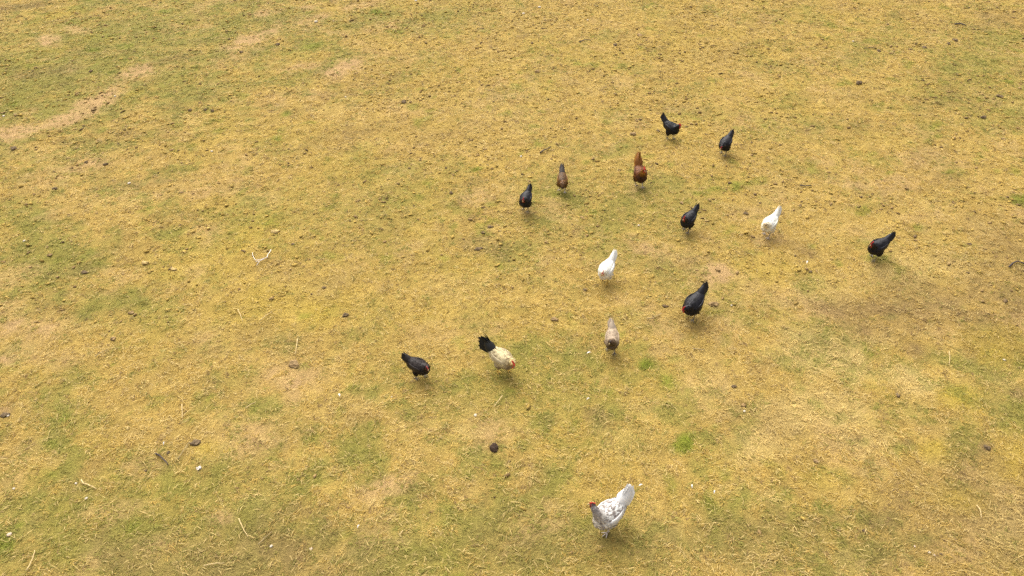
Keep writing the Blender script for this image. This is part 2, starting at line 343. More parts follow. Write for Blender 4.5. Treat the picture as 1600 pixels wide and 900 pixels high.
def build_grass(tufts, per):
    """Turf as low tufts of a few blades that share a colour, with trodden gaps between."""
    p = sample_ground(tufts, 1.3)
    x, y = p[:, 0], p[:, 1]
    m = masks(x, y)
    gap = fbm(x, y, .11, 2, 120)
    keep = RNG.random(len(x)) < np.clip(1.0 - m['soil'] * 1.05, .14, 1) * (.25 + 1.2 * smooth(.28, .60, gap))
    for cx, cy, r in CLEAR:
        keep &= (x - cx) ** 2 + (y - cy) ** 2 > r * r
    x, y = x[keep], y[keep]
    m = {k: v[keep] for k, v in m.items()}
    N = len(x)
    near = smooth(10.5, 5.0, y)
    size = (.65 + .7 * RNG.random(N)) * (1 + .15 * near) * (1 + .35 * m['pale'] + .3 * m['fresh'])
    # one colour family to a tuft
    dead = RNG.random((N, 1))
    c = np.where(dead < .22, C_PALE[None], np.where(dead < .89, C_STRAW[None] * 1.12, C_BROWN[None] * 1.3))
    c = mix(c, C_PALE * 1.1, m['pale'] * (.45 + .55 * (RNG.random(N) < .6)))
    c = mix(c, C_GOLD * 1.1, m['gold'] * .85)
    isgreen = (RNG.random(N) < np.clip(m['green'] * 1.0 + .04, 0, 1)) * 1.0
    c = mix(c, C_GREEN * 1.1, isgreen * (.55 + .45 * RNG.random(N)))
    c = mix(c, C_FRESH * 1.05, m['fresh'] * (.6 + .4 * RNG.random(N)))
    c = mix(c, C_BROWN, m['dark'] * .85 * RNG.random(N) ** .6)
    c = c * (.83 + .34 * RNG.random((N, 1)))
    lay = RNG.random(N) * 2 * math.pi + 0.0
    flow = .5 + (fbm(x, y, .8, 2, 130) - .5) * 6
    # blades
    k = np.repeat(np.arange(N), per)
    B = len(k)
    r1, r2, r3, r4 = RNG.random((4, B))
    L = (.020 + .040 * r1 ** 1.8) * size[k]
    wd = (.0019 + .0022 * r2) * (1 + .09 * np.clip(y[k] - 6, 0, 12))
    az = np.where(RNG.random(B) < .5, lay[k] + (r3 - .5) * 1.6, np.where(RNG.random(B) < .5, r3 * 6.283, flow[k] + (r3 - .5)))
    el = np.radians(6 + 48 * r4 ** 1.7) * (1 + .4 * m['fresh'][k])
    straw = RNG.random(B) < .030 * (.35 + 1.3 * smooth(11.0, 6.0, y[k]))
    L = np.where(straw, L * 1.5 + .018, L)
    el = np.where(straw, el * .45 + .04, el)
    bx = x[k] + RNG.normal(0, .012, B) * size[k]
    by = y[k] + RNG.normal(0, .012, B) * size[k]
    cb = np.clip(c[k] * (.88 + .24 * RNG.random((B, 1))), 0, .85)
    cb[straw] = np.clip(C_PALE * 1.0 * (.75 + .35 * RNG.random((int(straw.sum()), 1))), 0, .85)
    z = height(bx, by) - .002 + straw * .010
    dx, dy = np.cos(az), np.sin(az)
    ce, se = np.cos(el), np.sin(el)
    P = np.empty((B, 4, 3), np.float32)
    P[:, 0] = np.stack([bx, by, z], 1)
    mx_, my_, mz_ = bx + dx * L * .5 * ce, by + dy * L * .5 * ce, z + L * .5 * se + .004
    P[:, 1] = np.stack([mx_ - dy * wd, my_ + dx * wd, mz_], 1)
    P[:, 2] = np.stack([mx_ + dy * wd, my_ - dx * wd, mz_], 1)
    droop = L * (.15 + .35 * se)
    P[:, 3] = np.stack([bx + dx * L, by + dy * L, np.maximum(z + .005, z + L * se - droop)], 1)
    base = (np.arange(B) * 4)[:, None]
    T = np.concatenate([base + np.array([[0, 2, 1]]), base + np.array([[1, 2, 3]])], 0)
    g = big_mesh('grass', P.reshape(-1, 3), T, np.repeat(cb, 4, 0), M_GRASS)
    g['kind'] = 'stuff'
    g['label'] = 'short grazed straw coloured grass with scattered green patches'
    g['category'] = 'grass'

ICO = []
def _ico():
    b = bmesh.new(); bmesh.ops.create_icosphere(b, subdivisions=1, radius=1)
    v = np.array([q.co[:] for q in b.verts]); f = np.array([[q.index for q in p.verts] for p in b.faces]); b.free()
    return v, f

def build_crumbs(count):
    """Tiny dry crumbs of soil and dung trodden into the turf, too many and too small to count."""
    p = sample_ground(count * 4, .4)
    x, y = p[:, 0], p[:, 1]
    # most of them lie beyond the hens, few in the longer grass close by
    keep = RNG.random(len(x)) < (smooth(6.5, 10.5, y) * .96 + .025) * (.06 + 1.9 * smooth(.46, .72, fbm(x, y, .9, 4, 140, .65)))
    x, y = x[keep][:count], y[keep][:count]
    N = len(x)
    m = masks(x, y)
    v, f = _ico()
    s = (.006 + .021 * RNG.random(N) ** 2.6) * (1 + .02 * np.clip(y - 8, 0, 10))
    rot = RNG.random(N) * 2 * math.pi
    el = 1.0 + 1.1 * RNG.random(N)
    V = v[None] * (1 + .9 * (RNG.random((N, len(v), 1)) - .5))
    X = V[:, :, 0] * (s * el)[:, None]; Y = V[:, :, 1] * s[:, None]; Z = V[:, :, 2] * (s * (.32 + .36 * RNG.random(N)))[:, None]
    cr, sr = np.cos(rot)[:, None], np.sin(rot)[:, None]
    z0 = height(x, y) + s * .25 + .004
    P = np.stack([X * cr - Y * sr + x[:, None], X * sr + Y * cr + y[:, None], Z + z0[:, None]], 2)
    t = RNG.random((N, 1))
    c = np.where(t < .30, C_BROWN[None] * 1.25, np.where(t < .94, C_STRAW[None] * .88, C_DARK[None] * 1.2))
    c = mix(c, C_SOIL * .9, m['soil'] * .8)
    c = c * (.7 + .6 * RNG.random((N, 1)))
    F = (f[None] + (np.arange(N) * len(v))[:, None, None]).reshape(-1, 3)
    o = big_mesh('soil_crumbs', P.reshape(-1, 3), F, np.repeat(c, len(v), 0), M_CRUMB)
    o['kind'] = 'stuff'
    o['label'] = 'small dry crumbs of soil and dung scattered through the turf'
    o['category'] = 'soil crumbs'

# ------------------------------------------------------------------ chickens
def ring_tube(verts, faces, pts, seg=12):
    """A closed lofted tube; pts: (centre, half width, half height). Appends to verts, faces."""
    cs = [Vector(p[0]) for p in pts]
    base = len(verts)
    for i, (cc, rw, rh) in enumerate(pts):
        t = (cs[min(i + 1, len(cs) - 1)] - cs[max(i - 1, 0)]).normalized()
        side = Vector((0, 0, 1)).cross(t)
        side = side.normalized() if side.length > 1e-3 else Vector((0, 1, 0))
        up = t.cross(side).normalized()
        for k in range(seg):
            a = 2 * math.pi * k / seg
            verts.append(cs[i] + side * (rw * math.cos(a)) + up * (rh * math.sin(a)))
    n = len(pts)
    for i in range(n - 1):
        for k in range(seg):
            a, b = base + i * seg + k, base + i * seg + (k + 1) % seg
            faces.append((a, b, b + seg, a + seg))
    faces.append(tuple(base + k for k in reversed(range(seg))))
    faces.append(tuple(base + (n - 1) * seg + k for k in range(seg)))

NECKS = [   # from pecking to head held high: x, z, radius from the shoulders to the head; the last two are the skull and the root of the beak
    [(.060, .215, .076), (.125, .200, .058), (.172, .165, .043), (.198, .120, .032), (.207, .094, .027), (.220, .070, .014)],
    [(.060, .220, .076), (.125, .225, .058), (.170, .215, .043), (.196, .195, .032), (.210, .180, .027), (.228, .162, .015)],
    [(.060, .226, .075), (.120, .255, .056), (.163, .278, .041), (.186, .288, .031), (.203, .290, .027), (.226, .282, .015)],
    [(.060, .230, .075), (.110, .282, .054), (.140, .322, .039), (.156, .352, .030), (.170, .364, .027), (.194, .360, .015)],
    [(.050, .235, .074), (.105, .300, .052), (.140, .355, .036), (.160, .400, .028), (.172, .420, .027), (.196, .418, .015)],
]
def neck_pose(t):
    """Neck between two neighbouring poses; t runs from 0, pecking, to 4, head high."""
    i = min(3, int(t)); f = t - i
    return [tuple(a + (b - a) * f for a, b in zip(p, q)) for p, q in zip(NECKS[i], NECKS[i + 1])]
TRUNK = [(-.205, .290, .012, .012), (-.180, .281, .048, .036), (-.135, .264, .070, .058), (-.080, .242, .086, .080), (-.015, .219, .097, .095),
         (.050, .208, .097, .095), (.100, .214, .080, .083), (.133, .226, .050, .055), (.150, .234, .015, .018)]

def lerp3(a, b, t): return tuple(a[i] + (b[i] - a[i]) * t for i in range(3))

def make_bird(kind, label, px, py, yaw, style, pose, scale=1.0, turn=0.0, tail_el=48, tail_len=.17, tail_yaw=0.0, tail='hen', shank=None,
              plump=1.0, comb=1.0, lean=0.0, stride=.03, seed=0, group='flock of chickens foraging on the pasture', tail_spread=1.0, tail_width=1.0):
    rnd = random.Random(seed)
    g = pix(px, py)
    root = bpy.data.objects.new(kind, None)
    COL.objects.link(root)
    root.location = g + Vector((0, 0, .004))
    root.rotation_euler = (0, 0, R(yaw))
    root.scale = (scale,) * 3
    root.empty_display_size = .1
    root['label'], root['category'], root['group'] = label, 'chicken', group
    CLEAR.append((g.x, g.y, .05))

    def leaned(x, z):                            # lean > 0 tips the breast down
        a = -R(lean)
        dx, dz = x, z - .21
        return dx * math.cos(a) - dz * math.sin(a), .21 + dx * math.sin(a) + dz * math.cos(a)

    # --- the body: trunk, neck, head and thighs as one continuous surface
    verts, faces = [], []
    trunk = []
    for x, z, rw, rh in TRUNK:
        x2, z2 = leaned(x, z)
        trunk.append(((x2, 0, z2), rw * plump, rh * plump))
    ring_tube(verts, faces, trunk, 16)
    neck = []
    np_ = neck_pose(pose)
    bx, bz = leaned(np_[0][0], np_[0][1])
    n = len(np_)
    for i, (x, z, r) in enumerate(np_):
        a = R(turn) * min(1, i / (n - 2))
        ddx = x - np_[0][0]
        neck.append(Vector((bx + ddx * math.cos(a), ddx * math.sin(a), bz + z - np_[0][1])))
    radii = [q[2] for q in np_]
    ring_tube(verts, faces, [(neck[i], radii[i] * (plump if i < 2 else 1), radii[i] * (plump if i < 2 else 1)) for i in range(n)], 12)
    hips = []
    for s, st in ((1, stride), (-1, -stride)):
        hip, knee = Vector((-.02, s * .050, .165)), Vector((-.012 + st * .4, s * .050, .082))
        ring_tube(verts, faces, [(hip, .052, .052), ((hip + knee) / 2, .042, .042), (knee, .020, .020)], 10)
        hips.append((knee, s, st))
    tmp = bpy.data.meshes.new('tmp'); tmp.from_pydata([tuple(v) for v in verts], [], faces)
    to = bpy.data.objects.new('tmp', tmp); COL.objects.link(to)
    rm = to.modifiers.new('r', 'REMESH'); rm.mode = 'VOXEL'; rm.voxel_size = .0095
    sm = to.modifiers.new('s', 'SMOOTH'); sm.factor = .5; sm.iterations = 7
    dg = bpy.context.evaluated_depsgraph_get()
    me = bpy.data.meshes.new_from_object(to.evaluated_get(dg))
    bpy.data.objects.remove(to); bpy.data.meshes.remove(tmp)
    me.name = 'body'
    head, beakroot = neck[-2], neck[-1]
    hdir = (beakroot - head).normalized()
    hside = Vector((0, 0, 1)).cross(hdir)
    hside = hside.normalized() if hside.length > 1e-3 else Vector((0, 1, 0))
    hup = hdir.cross(hside).normalized()

    def neckness(p):
        best, bt = 1e9, 0
        for i in range(n - 1):
            a, b = neck[i], neck[i + 1]
            t = max(0, min(1, (p - a).dot(b - a) / (b - a).length_squared))
            dd = (p - a.lerp(b, t)).length - (radii[i] + (radii[i + 1] - radii[i]) * t)
            if dd < best: best, bt = dd, (i + t) / (n - 1)
        return bt if best < .012 else 0.0

    def colour(p, nrm, speck):
        """Plumage colour by region of the bird."""
        k = neckness(p)
        st = STYLES[style]
        cc = st['back']
        low = max(0, min(1, (.225 - p.z) / .09)) if k < .3 else 0
        cc = lerp3(cc, st['breast'], max(low, max(0, min(1, (p.x - .06) / .06)) * (0 if k > .45 else 1)))
        if k > .12: cc = lerp3(cc, st['neck'], min(1, (k - .12) / .35))
        if k > .62: cc = lerp3(cc, st['head'], min(1, (k - .62) / .12))
        if p.x < -.12: cc = lerp3(cc, st['rump'], min(1, (-.12 - p.x) / .05))
        if speck and speck < st.get('speck', 0) and k < .5: cc = st['speck_col']
        if k > .78 and (p - head).dot(hdir) > .010 and st.get('face', 1): cc = lerp3(cc, (.40, .035, .03), .7)
        return cc

    def jit(cc, a=.18):
        f = 1 + (rnd.random() - .5) * 2 * a
        return tuple(max(0, min(.88, q * f)) for q in cc)
    mat = M_PLUME_WHITE if STYLES[style].get('pale') else M_PLUME
    a = me.color_attributes.new('tint', 'FLOAT_COLOR', 'POINT')
    buf = np.ones((len(me.vertices), 4), np.float32)
    for i, v in enumerate(me.vertices):
        buf[i, :3] = jit(colour(v.co, v.normal, 0), .10)
    a.data.foreach_set('color', buf.ravel())
    me.materials.clear(); me.materials.append(mat)
    me.polygons.foreach_set('use_smooth', [True] * len(me.polygons))
    body = bpy.data.objects.new('body', me); COL.objects.link(body); body.parent = root

    # --- contour feathers lying over the body
    st = STYLES[style]
    fv, ff, fc = [], [], []
    def feather(p, nrm, flow, L, W, cc, lift=.006):
        s = nrm.cross(flow).normalized()
        b = len(fv)
        fv.extend([p - flow * L * .35 - nrm * .002, p + s * W * .5 + nrm * .003, p + flow * L * .1 + nrm * (lift * .6 + .004), p - s * W * .5 + nrm * .003,
                   p + flow * L * .45 + s * W * .38 + nrm * lift, p + flow * L * .65 + nrm * (lift + .001), p + flow * L * .45 - s * W * .38 + nrm * lift])
        ff.extend([(b, b + 1, b + 2), (b, b + 2, b + 3), (b + 1, b + 4, b + 5, b + 2), (b + 2, b + 5, b + 6, b + 3)])
        fc.extend([cc] * 7)
    polys = list(me.polygons)
    areas = np.array([q.area for q in polys]); cum = np.cumsum(areas)
    small = .62 if style == 'speckled' else 1.0
    for _ in range(int(430 / small ** 1.3)):
        q = polys[int(np.searchsorted(cum, rnd.random() * cum[-1]))]
        p, nrm = Vector(q.center), Vector(q.normal)
        k = neckness(p)
        if k > .80 or p.z < .085: continue
        if k > .15:
            i = min(n - 2, int(k * (n - 1)))
            flow = neck[i] - neck[i + 1]
        else:
            flow = Vector((-1, 0, -.15 if p.x > -.1 else .35))
        flow = flow + Vector((rnd.uniform(-.15, .15), rnd.uniform(-.15, .15), rnd.uniform(-.15, .15)))
        flow = flow - nrm * flow.dot(nrm)
        if flow.length < .05: continue
        flow.normalize()
        L = .046 * small * (1 - .55 * k) * rnd.uniform(.8, 1.25)
        feather(p, nrm, flow, L, L * .62, jit(colour(p, nrm, rnd.random() + 1e-6), st.get('vary', .22)), .006 * (1 - .6 * k))
    pl = link_mesh('contour_feathers', fv, ff, mat, root, np.array(fc))
    pl['kind'] = 'stuff'

    # --- folded wings, each with its flight feathers
    st = STYLES[style]
    for s in (1, -1):
        wv, wf = [], []
        pts = []
        for x, z, y, rw, rh in ((.075, .232, .074, .006, .012), (.045, .234, .088, .014, .038), (-.01, .240, .093, .015, .048), (-.07, .250, .083, .013, .044), (-.12, .262, .063, .010, .032), (-.170, .276, .036, .004, .012)):
            x2, z2 = leaned(x, z)
            pts.append((Vector((x2, s * y * plump, z2)), rw, rh))
        ring_tube(wv, wf, pts, 10)
        cols = [jit(lerp3(st['wing'], st['breast'], .15), .15) for _ in wv]
        wing = link_mesh('wing', wv, wf, mat, root, np.array(cols))
        qv, qf, qc = [], [], []
        for k in range(7):
            t = k / 6
            b = len(qv)
            x0, z0 = leaned(-.03 - .05 * t, .262 - .045 * t)
            x1, z1 = leaned(-.190 + .03 * t, .290 - .07 * t)
            y0, y1 = s * (.099 - .012 * t) * plump, s * (.036 + .014 * t) * plump
            w = .012
            qv.extend([Vector((x0, y0, z0 + w)), Vector((x0, y0 + s * .004, z0 - w)), Vector((x1 + .02, y1 + s * .018, z1 + w)), Vector((x1 + .02, y1 + s * .022, z1 - w)), Vector((x1 - .012, y1, z1))])
            qf.extend([(b, b + 1, b + 3, b + 2), (b + 2, b + 3, b + 4)])
            qc.extend([jit(st['wing'], .12 if st.get('pale') else .45)] * 5)
        link_mesh('flight_feathers', qv, qf, mat, wing, np.array(qc))

    # --- tail: a cushion of coverts and its long feathers
    tx, tz = leaned(-.160, .282)
    ta = R(tail_el - lean)
    td = Vector((-math.cos(ta), 0, math.sin(ta)))
    td.rotate(Matrix.Rotation(R(tail_yaw), 3, 'Z'))
    tside = Vector((0, 0, 1)).cross(td).normalized()
    tup = td.cross(tside)
    tb = Vector((tx, 0, tz))
    tv, tf, tw = [], [], .5 + .5 * tail_width
    ring_tube(tv, tf, [(tb - td * .07 * plump, .066, .058), (tb - td * .01, .058, .056), (tb + td * tail_len * .25, .046 * tw, .050 * tw), (tb + td * tail_len * .55, .028 * tw, .040 * tw), (tb + td * tail_len * .80, .012 * tw, .024 * tw), (tb + td * tail_len * .92, .003, .006)], 10)
    tail_o = link_mesh('tail', tv, tf, mat if style != 'cream' else M_PLUME, root, np.array([jit(st['tail_base'], .15) for _ in tv]))
    tmat = M_PLUME_WHITE if st.get('pale_tail') else M_PLUME
    def long_feather(start, direction, normal_side, L, W, curve, cc):
        qv, qf = [], []
        seg = 6
        perp = direction.cross(normal_side).normalized()
        prof = (.60, 1.0, 1.0, .92, .76, .50, .10)
        p, dcur = Vector(start), Vector(direction)
        for i in range(seg + 1):
            w = W * prof[i] * .5
            pr = dcur.cross(normal_side).normalized()
            qv.extend([p + pr * w, p + normal_side * .003, p - pr * w])
            dcur = (dcur + Vector((0, 0, -curve / seg)) + Vector((-.3 * curve / seg, 0, 0))).normalized()
            p = p + dcur * (L / seg)
        for i in range(seg):
            b = i * 3
            qf.extend([(b, b + 1, b + 4, b + 3), (b + 1, b + 2, b + 5, b + 4)])
        return link_mesh('tail_feather', qv, qf, tmat, tail_o, np.array([jit(cc, .12) for _ in qv]))
    if tail == 'hen':
        for s in (1, -1):
            for k in range(5):
                t = k / 4
                fan = R(-15 + 26 * t) * tail_spread
                dd = (td * math.cos(fan) + tup * math.sin(fan) + tside * s * (-.10 + .10 * (1 - t)) * tail_spread).normalized()
                long_feather(tb + tside * s * (.030 + .012 * (1 - t)), dd, (tside * s + tup * .5).normalized(), tail_len * (.74 + .30 * t) * rnd.uniform(.94, 1.05), .046 * tail_width, .08, jit(st['tail'], .2))
    else:
        for s in (1, -1):
            for k in range(6):
                t = k / 5
                fan = R(-30 + 52 * t) * tail_spread
                dd = (td * math.cos(fan) + tup * math.sin(fan) + tside * s * (.02 + .16 * (1 - t))).normalized()
                long_feather(tb + tside * s * (.018 + .006 * (1 - t)), dd, (tside * s + tup * .4).normalized(), tail_len * rnd.uniform(.85, 1.1) * (.85 + .2 * t), .052 * tail_width, .60, jit(st['tail'], .25))
            dd = (td * .8 + tup * .55 + tside * s * .08).normalized()
            long_feather(tb + tside * s * .012, dd, (tside * s + tup * .2).normalized(), tail_len * 1.15, .040, 1.2, jit(st['tail'], .25))

    # --- comb, wattles, beak, eyes
    H = Matrix((hdir, hside, hup)).transposed()
    def hp(u, v, w): return head + H @ Vector((u, v, w))
    prof = [(-.030, .016), (-.034, .030), (-.024, .031), (-.019, .046), (-.010, .034), (-.002, .050), (.006, .035), (.013, .047), (.019, .032), (.028, .034), (.033, .014), (.012, .020), (-.010, .020)]
    cv, cf = [], []
    cs_ = comb
    for s in (1, -1):
        for i, (u, w) in enumerate(prof):
            th = .0055 if w < .03 else .0030
            cv.append(hp(u * (.75 + .25 * cs_), s * th * (.7 + .3 * cs_), .016 + (w - .016) * cs_))
    L_ = len(prof)
    cf.append(tuple(range(L_))); cf.append(tuple(reversed(range(L_, 2 * L_))))
    for i in range(L_):
        j = (i + 1) % L_
        cf.append((j, i, i + L_, j + L_))
    if st.get('comb_on', 1): link_mesh('comb', cv, cf, M_COMB, root, smooth_shade=False)
    bv, bf = [], []
    ring_tube(bv, bf, [(hp(.016, 0, 0), .010, .010), (hp(.034, 0, -.001), .0075, .008), (hp(.046, 0, -.005), .004, .005), (hp(.053, 0, -.011), .001, .001)], 8)
    link_mesh('beak', bv, bf, M_BEAK, root)
    for s in (1, -1):
        wv, wf = [], []
        w_ = .7 + .5 * (comb - 1) if comb > 1 else .7 * comb
        ring_tube(wv, wf, [(hp(.024, s * .009, -.010), .004, .005), (hp(.023, s * .011, -.020 - .006 * w_), .006 * w_, .010 * w_), (hp(.021, s * .011, -.026 - .020 * w_), .006 * w_, .011 * w_), (hp(.020, s * .010, -.028 - .028 * w_), .002, .003)], 8)
        if st.get('comb_on', 1): link_mesh('wattle', wv, wf, M_COMB, root)
        ev, ef = [], []
        ring_tube(ev, ef, [(hp(.006, s * .022, .006), .0035, .0035), (hp(.006, s * .0265, .006), .0030, .0030), (hp(.006, s * .028, .006), .001, .001)], 8)
        link_mesh('eye', ev, ef, M_EYE, root)

    # --- shanks and toes
    for knee, s, stp in hips:
        lv, lf = [], []
        foot = Vector((knee.x + stp * .9 + .004, s * .050, .010))
        ring_tube(lv, lf, [(knee + Vector((0, 0, .015)), .011, .011), (knee, .009, .009), (knee.lerp(foot, .5), .0065, .0065), (foot, .008, .008)], 8)
        for ang, Lt in ((0, .062), (38, .052), (-38, .052), (180, .028)):
            dv = Vector((math.cos(R(ang)), math.sin(R(ang)), 0))
            ring_tube(lv, lf, [(foot, .0065, .006), (foot + dv * Lt * .55 + Vector((0, 0, .002)), .0055, .005), (foot + dv * Lt * .9 + Vector((0, 0, -.003)), .004, .004), (foot + dv * Lt * 1.1 + Vector((0, 0, -.007)), .001, .001)], 6)
        link_mesh('leg', lv, lf, shank or M_SHANK, root)
    return root

BLK = (.0100, .0090, .0120)
STYLES = {
    'black': dict(vary=.65, back=BLK, breast=(.009, .008, .010), neck=(.011, .010, .013), head=(.012, .010, .012), rump=BLK, wing=(.013, .012, .016), tail=(.012, .011, .015), tail_base=BLK),
    'sooty': dict(vary=.5, back=(.026, .019, .017), breast=(.016, .011, .010), face=0, neck=(.020, .011, .009), head=(.030, .012, .010), rump=(.022, .016, .015), wing=(.028, .021, .019), tail=(.016, .013, .014), tail_base=(.02, .015, .014)),
    'russet': dict(vary=.5, back=(.17, .055, .010), breast=(.045, .014, .005), neck=(.28, .115, .018), head=(.15, .045, .012), rump=(.19, .07, .012), wing=(.10, .030, .007), tail=(.26, .120, .022), tail_base=(.20, .075, .014)),
    'dusky': dict(vary=.5, back=(.10, .050, .016), breast=(.13, .055, .012), neck=(.085, .040, .012), head=(.045, .028, .018), rump=(.05, .038, .025), wing=(.23, .110, .020), tail=(.050, .043, .045), tail_base=(.055, .045, .040), comb_on=0, face=0),
    'white': dict(back=(.84, .82, .76), breast=(.80, .73, .60), neck=(.83, .78, .68), head=(.78, .68, .54), rump=(.84, .82, .77), wing=(.84, .82, .77), tail=(.85, .84, .80), tail_base=(.84, .82, .77), pale=1, pale_tail=1),
    'creamwhite': dict(back=(.84, .81, .73), breast=(.78, .69, .51), neck=(.78, .69, .50), head=(.50, .39, .24), rump=(.80, .77, .70), wing=(.80, .77, .68), tail=(.82, .80, .74), tail_base=(.80, .78, .70), pale=1, pale_tail=1, face=0, comb_on=0),
    'fawn': dict(back=(.40, .30, .20), breast=(.10, .065, .035), neck=(.10, .062, .034), head=(.040, .024, .014), rump=(.40, .31, .22), wing=(.40, .30, .20), tail=(.36, .285, .22), tail_base=(.38, .30, .22), face=0, comb_on=0),
    'cream': dict(back=(.66, .55, .32), breast=(.30, .22, .13), neck=(.68, .55, .26), head=(.60, .42, .18), rump=(.62, .52, .33), wing=(.60, .50, .32), tail=(.011, .012, .014), tail_base=(.02, .02, .018), speck=.10, speck_col=(.30, .22, .12), pale=1),
    'speckled': dict(back=(.78, .75, .70), breast=(.66, .60, .52), neck=(.30, .265, .25), head=(.070, .052, .052), rump=(.78, .76, .74), wing=(.77, .75, .73), tail=(.80, .79, .78), tail_base=(.78, .76, .74), speck=.48, speck_col=(.30, .255, .23), pale=1, pale_tail=1),
}

make_bird('hen', 'black hen farthest up the pasture, side-on with cocked tail', 1047, 217, -52, 'black', 2.7, .98, turn=-3, tail_el=52, tail_len=.19, seed=1)
make_bird('hen', 'black hen with head down beside the farthest black hen', 1130, 241, -124, 'black', 1.5, .98, turn=1, tail_el=41, tail_len=.16, seed=2, comb=.35)
make_bird('rooster', 'russet brown rooster with tall upright tail and pale legs', 998, 291, -86, 'russet', 3.7, 1.04, turn=4, tail_el=60, tail_len=.24, shank=M_SHANK_PALE, comb=1.2, seed=3, tail_spread=1.8, tail_width=2.1)
make_bird('hen', 'small brown hen with dark grey tail, second from the left of the far birds', 878, 299, -90, 'dusky', 1.2, .92, turn=-4, tail_el=42, tail_len=.18, seed=4, shank=M_SHANK_PALE, plump=.92, comb=.5)
make_bird('hen', 'black hen with red comb, leftmost of the far birds', 821, 329, -107, 'black', 2.6, .92, turn=5, tail_el=40, tail_len=.16, seed=5)
make_bird('hen', 'black hen between the russet rooster and the cream-headed white hen', 1072, 361, -129, 'black', 2.7, .95, turn=3, tail_el=41, tail_len=.16, seed=6)
make_bird('hen', 'white hen with beige head, nearest to the rightmost black hen', 1197, 369, -130, 'creamwhite', 2.4, .98, turn=0, tail_el=42, tail_len=.18, seed=7, shank=M_SHANK_PALE, comb=.4)
make_bird('hen', 'rightmost black hen, tail pointing up to the right', 1364, 404, -151, 'black', 2.6, .98, turn=3, tail_el=42, tail_len=.18, seed=8)
make_bird('hen', 'pure white hen with red comb in the middle of the flock', 945, 441, -120, 'white', 2.3, .98, turn=13, tail_el=43, tail_len=.18, seed=9, shank=M_SHANK_YELLOW, comb=.8)
make_bird('hen', 'largest black hen, beside the bare pinkish soil spot', 1079, 496, -129, 'black', 1.7, 1.04, turn=-12, tail_el=46, tail_len=.19, seed=10, plump=1.08, tail_width=1.2)
make_bird('hen', 'fawn hen with dark brown head and neck', 954, 549, -96, 'fawn', 2.7, .93, turn=-17, tail_el=46, tail_len=.15, tail_yaw=18, seed=11, comb=.3, plump=.92)
make_bird('rooster', 'cream rooster with black tail and big red comb', 786, 581, -36, 'cream', 2.0, 1.02, turn=-24, tail_el=42, tail_len=.21, tail_width=1.7, tail='rooster', shank=M_SHANK_YELLOW, comb=1.5, seed=12)
make_bird('hen', 'sooty black hen at the left end of the flock', 657, 590, -25, 'sooty', 2.4, .88, turn=-30, tail_el=44, tail_len=.14, seed=13, comb=.25)
make_bird('hen', 'white hen speckled grey, grey neck, nearest to the viewer', 947, 825, -144, 'speckled', 3.9, 1.06, turn=-42, tail_el=54, tail_len=.215, tail_yaw=9, seed=14, shank=M_SHANK_PALE, comb=.5, tail_spread=1.7, tail_width=2.0, plump=1.1)

# ------------------------------------------------------------------ loose things lying on the pasture
def tag(o, label, cat, group=None):
    o['label'], o['category'] = label, cat
    if group: o['group'] = group
    return o

M_STALK = plain_material('dry_stalk', (.58, .43, .20), .7, .2, .2, 60)
M_STALK_DULL = plain_material('weathered_stalk', (.33, .25, .12), .8, .2, .25, 60)
M_TWIG_WHITE = plain_material('bleached_twig', (.76, .68, .60), .7, .2, .12, 50)
M_TWIG_DARK = plain_material('dark_twig', (.055, .042, .045), .7, .25, .3, 50)
M_DUNG = plain_material('dark_dung', (.045, .026, .016), .85, .2, .4, 60, .01)
M_CLOD_DARK = plain_material('dark_clod', (.14, .098, .055), .95, .1, .4, 45, .012)  # dark brown over the whole clod, mottled by noise
M_CLOD_BROWN = plain_material('brown_clod', (.27, .18, .085), .95, .1, .35, 45, .012)
M_CLOD_PALE = plain_material('dry_turf_clod', (.46, .33, .135), .95, .1, .3, 45, .012)
M_STONE = plain_material('pale_stone', (.50, .43, .33), .75, .25, .15, 60, .003)
M_STONE_PINK = plain_material('pinkish_stone', (.55, .42, .31), .75, .25, .15, 60, .003)
M_SCRAP = plain_material('off_white_scrap', (.48, .42, .35), .6, .3, .1, 60)
M_FEATHER = plain_material('loose_white_feather', (.62, .58, .52), .7, .2, .06, 80)

def lying_stick(name, label, cat, branches, r, material, lift=.012, group=None):
    """A stalk or twig along pixel polylines on the ground, slightly bowed; one mesh."""
    paths = []
    for br in branches:
        pts = [pix(*q) for q in br]
        fine = []
        for i in range(len(pts) - 1):
            for k in range(3): fine.append(pts[i].lerp(pts[i + 1], k / 3))
        fine.append(pts[-1])
        paths.append(fine)
    o0 = paths[0][len(paths[0]) // 2].copy()
    verts, faces = [], []
    for fine in paths:
        ring = []
        for i, p in enumerate(fine):
            z = float(height(np.array([p.x]), np.array([p.y]))[0])
            t = i / (len(fine) - 1)
            ring.append((Vector((p.x - o0.x + random.uniform(-1, 1) * r * .5, p.y - o0.y + random.uniform(-1, 1) * r * .5, z - o0.z + lift + r + math.sin(t * 3.1) * .006)), r * (1 - .45 * t), r * (1 - .45 * t)))
        ring_tube(verts, faces, ring, 7)
    o = link_mesh(name, verts, faces, material)
    o.location = o0
    return tag(o, label, cat, group)

